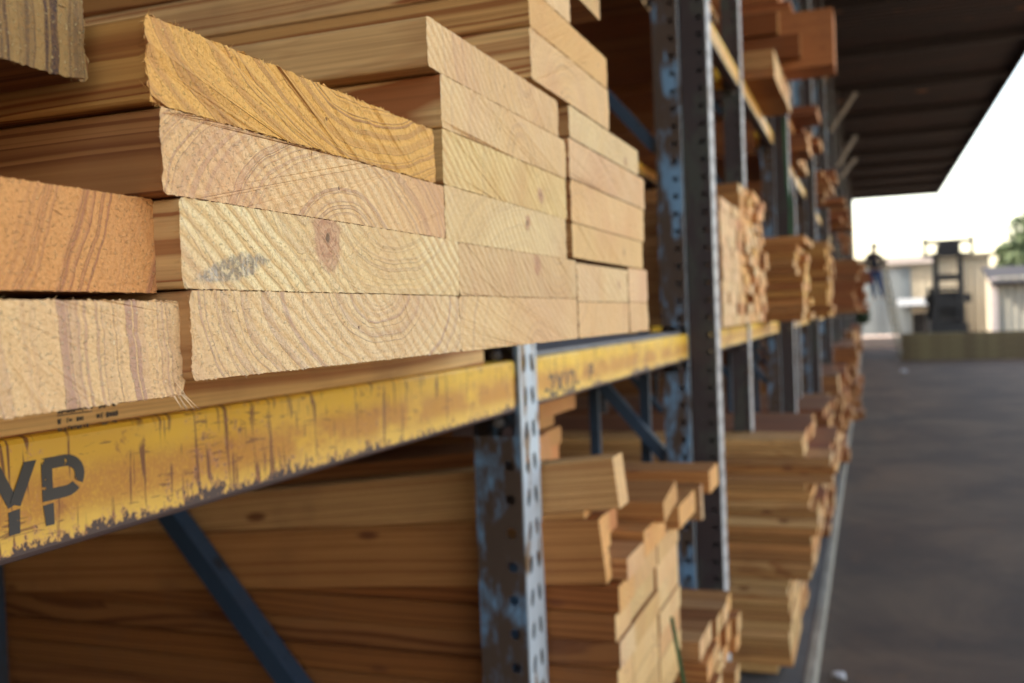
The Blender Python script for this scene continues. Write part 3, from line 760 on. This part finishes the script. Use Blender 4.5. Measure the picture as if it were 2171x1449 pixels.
# tall stack at ground level past the double upright
Ws = [.288, .286, .175, .158, .160, .270, .262, .262, .235, .236, .238, .255, .256, .255, .258, .262, .360, .361, .360, .362, .361, .360, .362, .360, .361, .360, .420]
stack('tall ground stack past the double upright', .3, 4.41, [.29, .29, .29, .29], -.572, 27, .0367, ['tan', 'yellow', 'orange', 'pale', 'tan'], jit=.006, Ws=Ws, length=3.9, side_shades=(.2, .8), mass=lambda r, c: c > 1 or (c == 1 and r < 15))
BT = -.0665
def tops(n, th=.0385, g_=.002, z0=BT): return z0 + n * (th + g_)
stack('pale stack right behind the dark upright', .45, 3.27, [.14, .14, .14, .14], tops(11, .0385), 11, .0385, ['cream', 'cream', 'cream', 'pale'], jit=.003, length=3.0, gap=.0008, ygap=.002, mass=lambda r, c: c > 2)
stack('uneven knotty second pale stack on the beam', .455, 3.90, [.145, .145, .145, .145, .145, .145], tops(14), 14, .0385, ['pale', 'orange', 'orange', 'amber'], jit=.009, length=3.0, gap=.001, ygap=.002, mass=lambda r, c: c > 3)
stack('orange-sided stack on the third beam', .325, 5.30, [.29, .29], tops(11), 11, .0385, ['orange', 'tan', 'amber'], jit=.022, length=3.0)
stack('broad tan stack in the fifth bay', .26, 7.1, [.24, .24, .24, .24], tops(13), 13, .0385, ['amber', 'amber', 'tan'], jit=.012, length=3.0, mass=lambda r, c: c > 1)
ALL = lambda r, c: True
stack('', .10, 9.9, [.5, .5, .5], tops(10, .05), 10, .05, ['orange'], jit=.05, length=3.0, mass=ALL)
stack('', .03, 13.3, [.6, .6], tops(10, .06), 9, .06, ['orange'], jit=.06, length=3.0, mass=ALL)
stack('', .12, 17.0, [.8, .8], .30, 6, .06, ['orange'], jit=.05, length=3.0, mass=ALL)
# upper level
BT2 = 1.12
stack('reddish upper stack jutting out overhead', .36, 5.40, [.24], 1.585 + .0405 * 5, 5, .0385, ['red', 'red', 'brown'], jit=.05, length=3.6)
board('widest reddish board overhead, its end jutting furthest out', 'overhead boards', .130, 5.38, 5.66, 1.262, 1.555, 'red', length=3.6)
board('thin plank resting on the widest reddish overhead board', 'overhead boards', .330, 5.38, 5.62, 1.557, 1.585, 'red', length=3.6)
board('dark brown board overhead, upper and shorter one before the widest board', 'overhead boards', .400, 5.27, 5.37, 1.43, 1.545, 'brown', length=3.4, age=1.0)
board('dark brown board overhead, lower one with its end before the widest board', 'overhead boards', .295, 5.30, 5.375, 1.305, 1.425, 'brown', length=3.4, age=1.0)
stack('flat pinkish layer under the overhead boards', .395, 4.90, [.50, .49], 1.259, 3, .0445, ['pink', 'pale'], jit=.004, length=3.4)
for k in range(5):
    y = 7.2 + k * 3.345
    stack('', .42 - .05 * (k % 3), y, [.5, .5, .5], BT2 + .30 + .05 * (k % 2), 5, .06, ['red'], jit=.08, length=3.2, mass=ALL)
stack('', .75, .0, [.28, .28, .28, .28, .28], BT2 + .25, 6, .0385, ['brown'], jit=.03, length=3.2, mass=ALL)
stack('', .70, 3.4, [.28, .28, .28, .28, .28], BT2 + .30, 7, .0385, ['brown'], jit=.03, length=3.2, mass=ALL)
# ground level further along, and unseen stacks added behind the camera to block light
stack('', .32, 7.2, [.28, .28, .28, .28, .28], -.72, 15, .058, ['orange'], jit=.03, length=3.4, mass=ALL)
stack('', .28, 9.9, [.5, .5, .5, .5], -.66, 10, .09, ['orange'], jit=.05, length=3.4, mass=ALL)
stack('', .20, 13.2, [.6, .6, .6], -.52, 11, .09, ['orange'], jit=.07, length=3.4, mass=ALL)
stack('', .22, 17.2, [.8, .8, .8], -.62, 6, .15, ['red'], jit=.06, length=3.4, mass=ALL)
for k in range(4):
    stack('', .32, 20.4 + 3.345 * k, [1.3, 1.3], -.5 - .1 * (k % 2), 4, .25, ['orange'], jit=.05, length=3.0, mass=ALL)
stack('', .40, -3.3, [.29] * 10, .95, 24, .04, ['tan'], jit=.03, length=3.4, mass=ALL)
stack('', .34, -3.3, [.29] * 10, -.30, 30, .04, ['tan'], jit=.03, length=3.4, mass=ALL)
mo = obj('lumber_boards', MASS, massed_wood()); mo['label'] = 'mass of far, half-hidden and added unseen pine boards stacked along the racks'; mo['category'] = 'boards'; mo['kind'] = 'stuff'
# sticks poking out near the roof
for k, (a, b) in enumerate((((1790, 235), (1815, 197)), ((1797, 318), (1815, 288)), ((1800, 355), (1815, 335)))):
    p = aty(*a, 14.5); q = aty(*b, 14.5); bm = bmesh.new(); bar(bm, p - (q - p) * 1.2, q, .03, .05)
    tag(obj('wood_strip', bm, plain('pale_strip_wood_%s' % 'abc'[k], (.30, .24, .18))), 'pale thin wood strip poking into the aisle under the roof, %s' % ('upper', 'middle', 'lowest')[k] + ' one', 'wood strip', 'strips poking out')
# green banding
def strap(pts, label, wd=.016):
    bm = bmesh.new()
    for a, b in zip(pts, pts[1:]): bar(bm, a, b, wd, .004, Vector((0, 1, 0)))
    tag(obj('packing_strap', bm, plain('green_plastic_strap', (.02, .12, .045), .5)), label, 'strap')
strap([aty(1662, 250, 6.35), aty(1668, 380, 6.35), aty(1676, 440, 6.35), aty(1676, 500, 6.35)], 'green plastic strap hanging down beside the third dark upright')
strap([atw(1424, 1310, .35), atw(1437, 1380, .35), atw(1450, 1449, .35), atw(1456, 1480, .35)], 'green strap slanting over the small low stack', .006)

# ================================================================== FAR YARD
def wall_mat(name, c1, c2, period=.3):
    g = NT(name); P = g.obj(); x, y, z = g.sep(P)
    s_ = g.M('SINE', g.M('MULTIPLY', x, 6.2832 / period))
    n = g.noise(P, .6, 3)
    g.set(Base_Color=g.mix(g.smooth(n, .3, .7), c1, c2), Roughness=.6); g.bump(s_, .03, .8); return g.m
BY = 50.0
b = empty('warehouse', (0, BY, GZ - .11)); tag(b, 'pale corrugated metal warehouse with dark doorway at the end of the yard', 'building')
cream = wall_mat('cream_corrugated_wall', (.26, .24, .18), (.21, .195, .15)); grey = wall_mat('shaded_blue_grey_wall', (.10, .125, .14), (.085, .105, .12), 1.2)
bm = bmesh.new(); box(bm, -8, 1.95, 0, .3, 0, 3.86); box(bm, 3.0, 5.3, 0, .3, 0, 3.82); box(bm, 1.95, 3.0, 0, .3, 1.35, 3.84)
# corrugation as real ribs on the right part
obj('wall', bm, cream, b)
bm = bmesh.new()
for k in range(9): box(bm, 3.1 + k * .25, 3.16 + k * .25, -.05, .0, 0, 3.75)
obj('wall_ribs', bm, cream, b)
bm = bmesh.new(); box(bm, -8, 1.9, -.06, -.01, .05, 3.5); obj('shaded_wall_panel', bm, grey, b)  # blue-grey colour stands in for shade on the left of the wall
bm = bmesh.new(); box(bm, -8.1, 5.5, -.25, 6, 3.84, 4.0); obj('roof', bm, plain('olive_roof_trim', (.12, .11, .08)), b)
bm = bmesh.new(); box(bm, .9, 2.9, -.32, -.26, 3.66, 4.02); obj('gutter_panel', bm, plain('white_sheet', (.34, .32, .31)), b)
obj('doorway', BB(1.96, 2.99, .25, .29, 0, 1.34), plain('dark_doorway', (.01, .01, .012)), b)
bm = bmesh.new()
m_ = Matrix.Translation((1.3, -.1, 2.0)) @ Matrix.Rotation(R(28), 4, 'X'); box(bm, 0, 2.0, -.7, 0, -.03, .03, m_); obj('awning', bm, plain('pale_blue_awning', (.20, .23, .26)), b)
b2 = empty('small_outbuilding', (0, 45, GZ - .11)); tag(b2, 'low white outbuilding with dark sloped roof at the right edge', 'building')
obj('wall', BB(5.05, 12, 0, 4, 0, 2.75), wall_mat('white_wall', (.30, .29, .24), (.24, .24, .21)), b2)
bm = bmesh.new()
m_ = Matrix.Translation((4.75, -.45, 2.42)) @ Matrix.Rotation(R(13), 4, 'X'); box(bm, 0, 8, 0, 3.2, 0, .12, m_)
obj('roof', bm, plain('slate_roof', (.014, .016, .024), .95), b2)
obj('corner_post', BB(4.78, 5.04, -.12, .12, 0, 2.72), plain('white_post_paint', (.40, .37, .37)), b2)
b3 = empty('loading_slab', (0, 0, 0))
obj('slab', BB(-.3, 1.45, 44, 47, GZ - .11, GZ + .30, .02), plain('sunlit_concrete', (.45, .37, .32)), b3); tag(b3, 'low pale concrete loading slab at the far end of the aisle', 'slab')
# stacked sleepers across the yard
olv = plain('olive_treated_timber', (.16, .13, .065), .85, col2=(.09, .065, .035), scale=3)
for r in range(4):
    o = obj('treated_timber', BB(.93 + .03 * (r % 2), 7.2, -.11, .11, 0, .205, .012), olv, loc=(0, 33.0, GZ - .11 + r * .212), rot=(0, 0, R(-3.5)))
    tag(o, '%s of the four long olive treated timbers piled across the yard' % ('lowest', 'second lowest', 'second highest', 'highest')[r], 'timber', 'treated timbers')
# ---- forklift (mast towards the camera)
blk = plain('forklift_black_steel', (.018, .018, .022), .5, .2); dkbody = plain('forklift_dark_body', (.045, .035, .035), .5)
tyre = plain('tyre_rubber', (.012, .012, .012), .9)
fk = empty('forklift', (2.55, 36.0, GZ - .11)); tag(fk, 'dark forklift with raised carriage parked behind the olive timbers', 'forklift')
bm = bmesh.new(); box(bm, -.55, .55, .7, 2.6, .45, 1.25); box(bm, -.6, .6, 2.3, 2.9, .4, 1.45); bmesh.ops.bevel(bm, geom=bm.edges[:], offset=.06, segments=2, affect='EDGES')
obj('body', bm, dkbody, fk)
bm = bmesh.new(); box(bm, -.46, .46, .75, .95, 1.252, 2.15); box(bm, -.52, .52, .35, .68, .30, 1.15); bmesh.ops.bevel(bm, geom=bm.edges[:], offset=.03, segments=2, affect='EDGES'); obj('cowl', bm, blk, fk)
bm = bmesh.new(); box(bm, -.58, .58, -.03, -.005, .25, 1.05); box(bm, -.5, -.42, -.029, -.006, 1.051, 1.6); box(bm, .42, .5, -.029, -.006, 1.051, 1.6); box(bm, -.5, .5, -.029, -.006, 1.601, 1.68); obj('load_backrest', bm, blk, fk)
for s_ in (-1, 1):
    bm = bmesh.new(); box(bm, s_ * .38 - .085, s_ * .38 + .085, 0, .14, .1, 3.45); obj('mast_rail', bm, blk, fk)
    bm = bmesh.new(); tube(bm, (s_ * .45, .5, .36), (s_ * .72, .5, .36), .36, n=20); w_ = obj('wheel', bm, tyre, fk)
    bm = bmesh.new(); tube(bm, (s_ * .721, .5, .36), (s_ * .74, .5, .36), .18, n=16); obj('rim', bm, blk, w_)
    bm = bmesh.new(); tube(bm, (s_ * .42, 2.3, .28), (s_ * .62, 2.3, .28), .28, n=20); obj('wheel', bm, tyre, fk)
    bm = bmesh.new(); bar(bm, (s_ * .52, .75, 1.2), (s_ * .48, 1.0, 2.2), .07, .07); bar(bm, (s_ * .52, 2.3, 1.4), (s_ * .48, 2.1, 2.2), .07, .07); obj('guard_post', bm, blk, fk)
    bm = bmesh.new(); box(bm, s_ * .62 - .11, s_ * .62 + .11, .3, .34, 1.75, 2.05); bar(bm, (s_ * .5, .8, 1.9), (s_ * .66, .34, 1.9), .03, .03); obj('mirror', bm, blk, fk)
    bm = bmesh.new(); box(bm, s_ * .3 - .06, s_ * .3 + .06, -1.25, -.1, 3.30, 3.34); box(bm, s_ * .3 - .06, s_ * .3 + .06, -.12, -.07, 3.30, 3.7); obj('fork', bm, blk, fk)
for zz in (.5, 1.7, 2.5, 3.3):
    bm = bmesh.new(); box(bm, -.29, .29, .03, .11, zz, zz + .22); obj('mast_crossbar', bm, blk, fk)
bm = bmesh.new(); box(bm, -.78, .78, -.085, 0, 3.74, 3.88); box(bm, -.78, .78, -.085, 0, 3.30, 3.42)
for xx in (-.76, -.28, -.1, .1, .28, .70): box(bm, xx, xx + .11, -.075, -.005, 3.40, 3.97 if abs(xx + .03) > .6 else 3.80)
box(bm, -.24, .28, -.055, -.01, 3.44, 3.80)
obj('carriage', bm, blk, fk)
bm = bmesh.new(); box(bm, -.56, .56, .95, 2.2, 2.2, 2.27)
for k in range(5): box(bm, -.5 + k * .23, -.46 + k * .23, 1.0, 2.1, 2.272, 2.30)
obj('overhead_guard', bm, blk, fk)
bm = bmesh.new(); box(bm, -.25, .25, 1.4, 1.9, 1.251, 1.4); box(bm, -.25, .25, 1.8, 1.95, 1.401, 1.9); obj('seat', bm, tyre, fk)
# ---- step ladder and person
alu = plain('worn_ladder_wood', (.30, .26, .19))
lad = empty('step_ladder', (0, 34.4, GZ)); tag(lad, 'tall leaning ladder beside the far end of the racks', 'ladder')
A = [(.385, 0, 3.02), (.93, 0, -.1)]
for s_ in (0, 1):
    bm = bmesh.new(); bar(bm, (A[0][0] + s_ * .16, s_ * .42, A[0][2]), (A[1][0] + s_ * .16, s_ * .42, A[1][2]), .04, .09); obj('rail', bm, alu, lad)
for k in range(9):
    t = (k + .7) / 9.5; bm = bmesh.new(); x0 = A[1][0] + (A[0][0] - A[1][0]) * t; z0 = A[1][2] + (A[0][2] - A[1][2]) * t
    bar(bm, (x0, 0, z0), (x0 + .16, .42, z0), .035, .08); obj('rung', bm, alu, lad)
def skin(name, nodes, edges, mat, parent, sub=2):
    me = bpy.data.meshes.new(name); me.from_pydata([n[0] for n in nodes], edges, []); me.materials.append(mat)
    o = bpy.data.objects.new(name, me); COL.objects.link(o); o.parent = parent
    m1 = o.modifiers.new('skin', 'SKIN')
    for v, n in zip(me.skin_vertices[0].data, nodes): v.radius = (n[1], n[1] if len(n) < 3 else n[2])
    me.skin_vertices[0].data[0].use_root = True
    m1.use_smooth_shade = True
    m2 = o.modifiers.new('sub', 'SUBSURF'); m2.levels = sub; m2.render_levels = sub
    return o
pr = empty('person', (.23, 34.2, GZ + .06)); pr.scale = (1.06, 1.06, 1.06); tag(pr, 'person in dark jacket and blue jeans standing on the far ladder', 'person')
fz = 1.66
N = [((0, 0, fz + .92), .13, .10), ((-.01, 0, fz + 1.15), .125, .10), ((-.03, 0, fz + 1.36), .15, .10), ((-.02, -.01, fz + 1.48), .06), ((-.01, -.03, fz + 1.56), .075), ((0, -.03, fz + 1.67), .085),
     ((-.19, -.02, fz + 1.38), .065), ((-.25, -.10, fz + 1.12), .045), ((-.12, -.25, fz + .98), .035), ((-.05, -.30, fz + .97), .035),
     ((.16, -.02, fz + 1.38), .065), ((.24, -.08, fz + 1.12), .045), ((.16, -.22, fz + .95), .035), ((.10, -.27, fz + .93), .035),
     ((-.09, 0, fz + .84), .09), ((-.08, -.05, fz + .45), .065), ((-.04, .02, fz + .08), .042), ((-.03, -.13, fz + .03), .035),
     ((.09, 0, fz + .84), .09), ((.13, -.08, fz + .47), .065), ((.20, .02, fz + .10), .042), ((.21, -.13, fz + .05), .035)]
E_ = [(0, 1), (1, 2), (2, 3), (3, 4), (4, 5), (2, 6), (6, 7), (7, 8), (8, 9), (2, 10), (10, 11), (11, 12), (12, 13), (0, 14), (14, 15), (15, 16), (16, 17), (0, 18), (18, 19), (19, 20), (20, 21)]
skin('body', N, E_, plain('skin', (.30, .17, .12), .6), pr)
def grow(idx, k, extra=None): return [(N[i][0], N[i][1] * k, (N[i][2] if len(N[i]) > 2 else N[i][1]) * k) for i in idx]
jacket = plain('dark_jacket_cloth', (.018, .02, .035), .9); jeans = plain('blue_denim', (.03, .06, .16), .9)
skin('jacket', grow([1, 2, 6, 7, 8, 10, 11, 12, 0], 1.22), [(0, 1), (1, 2), (2, 3), (3, 4), (1, 5), (5, 6), (6, 7), (0, 8)], jacket, pr)
skin('jeans', grow([0, 14, 15, 16, 18, 19, 20], 1.25), [(0, 1), (1, 2), (2, 3), (0, 4), (4, 5), (5, 6)], jeans, pr)
bm = bmesh.new(); bmesh.ops.create_uvsphere(bm, u_segments=16, v_segments=10, radius=.105, matrix=Matrix.Translation((0, -.015, fz + 1.68))); obj('hair', bm, plain('dark_hair', (.015, .012, .01)), pr, smooth=True)
# ---- trees and bush
leafm = plain('dark_green_leaves', (.045, .075, .028), .7, var=.6, scale=1.2, col2=(.02, .04, .015)); barkm = plain('bark', (.08, .06, .045), .9)
def tree(x, y, h, rad, label, seed, nm='broadleaf_tree', leaf=.22, n=2600, grp='trees behind the warehouse'):
    rg = random.Random(seed); e = empty(nm, (x, y, GZ - .11)); tag(e, label, 'tree' if nm != 'bush' else 'bush', grp)
    bm = bmesh.new(); tube(bm, (0, 0, 0), (0, 0, h * .55), rad * .09, rad * .05, 10)
    cl = []
    for k in range(9):
        a = rg.uniform(0, 6.28); rr = rg.uniform(.2, .75) * rad; zz = h * rg.uniform(.5, .92)
        c = Vector((rr * math.cos(a), rr * math.sin(a), zz)); cl.append((c, rad * rg.uniform(.28, .5)))
        tube(bm, (0, 0, h * rg.uniform(.25, .5)), c, rad * .035, rad * .012, 6)
    obj('trunk', bm, barkm, e)
    bm = bmesh.new()
    for _ in range(n):
        c, r0 = rg.choice(cl); d = Vector((rg.gauss(0, 1), rg.gauss(0, 1), rg.gauss(0, 1))).normalized() * r0 * rg.uniform(.55, 1.1); d.z *= .75
        p = c + d; u = Vector((rg.gauss(0, 1), rg.gauss(0, 1), rg.gauss(0, 1))).normalized(); v = u.cross(Vector((rg.gauss(0, 1), rg.gauss(0, 1), 1))).normalized()
        s_ = leaf * rg.uniform(.6, 1.3)
        bm.faces.new([bm.verts.new(p + u * s_), bm.verts.new(p + v * s_ * .6), bm.verts.new(p - u * s_), bm.verts.new(p - v * s_ * .6)])
    obj('crown', bm, leafm, e)
tree(8.7, 68, 5.9, 2.1, 'lower dark green tree behind the outbuilding roof', 3)
tree(11.3, 69, 7.6, 2.7, 'taller dark green tree at the right edge above the outbuilding', 4)
tree(14.8, 70, 6.5, 2.6, 'dark tree outside the right edge', 5)
tree(-.35, 43, 1.75, .75, 'dusty green bush at the far end of the rack kerb', 6, 'bush', .07, 1600, None)
# litter
lit = plain('white_plastic_litter', (.45, .43, .45), .6)
for k, (p, s_, lab) in enumerate(((atw(1970, 752, -1.5), .10, 'small white scrap of litter before the olive timbers'), (None, .10, 'white scrap of litter on the far asphalt of the aisle'), (None, .035, 'crushed pale cup lying by the kerb at the bottom right'))):
    px, py = ((1970, 757), (1915, 787), (1778, 1432))[k]
    d = ray(px, py); g_ = d * ((GZ - .09) / d.z)
    bm = bmesh.new(); bmesh.ops.create_icosphere(bm, subdivisions=2, radius=s_)
    rg = random.Random(k)
    for v in bm.verts: v.co *= rg.uniform(.6, 1.2); v.co.z *= .45
    tag(obj('litter', bm, lit, loc=g_), lab, 'litter')
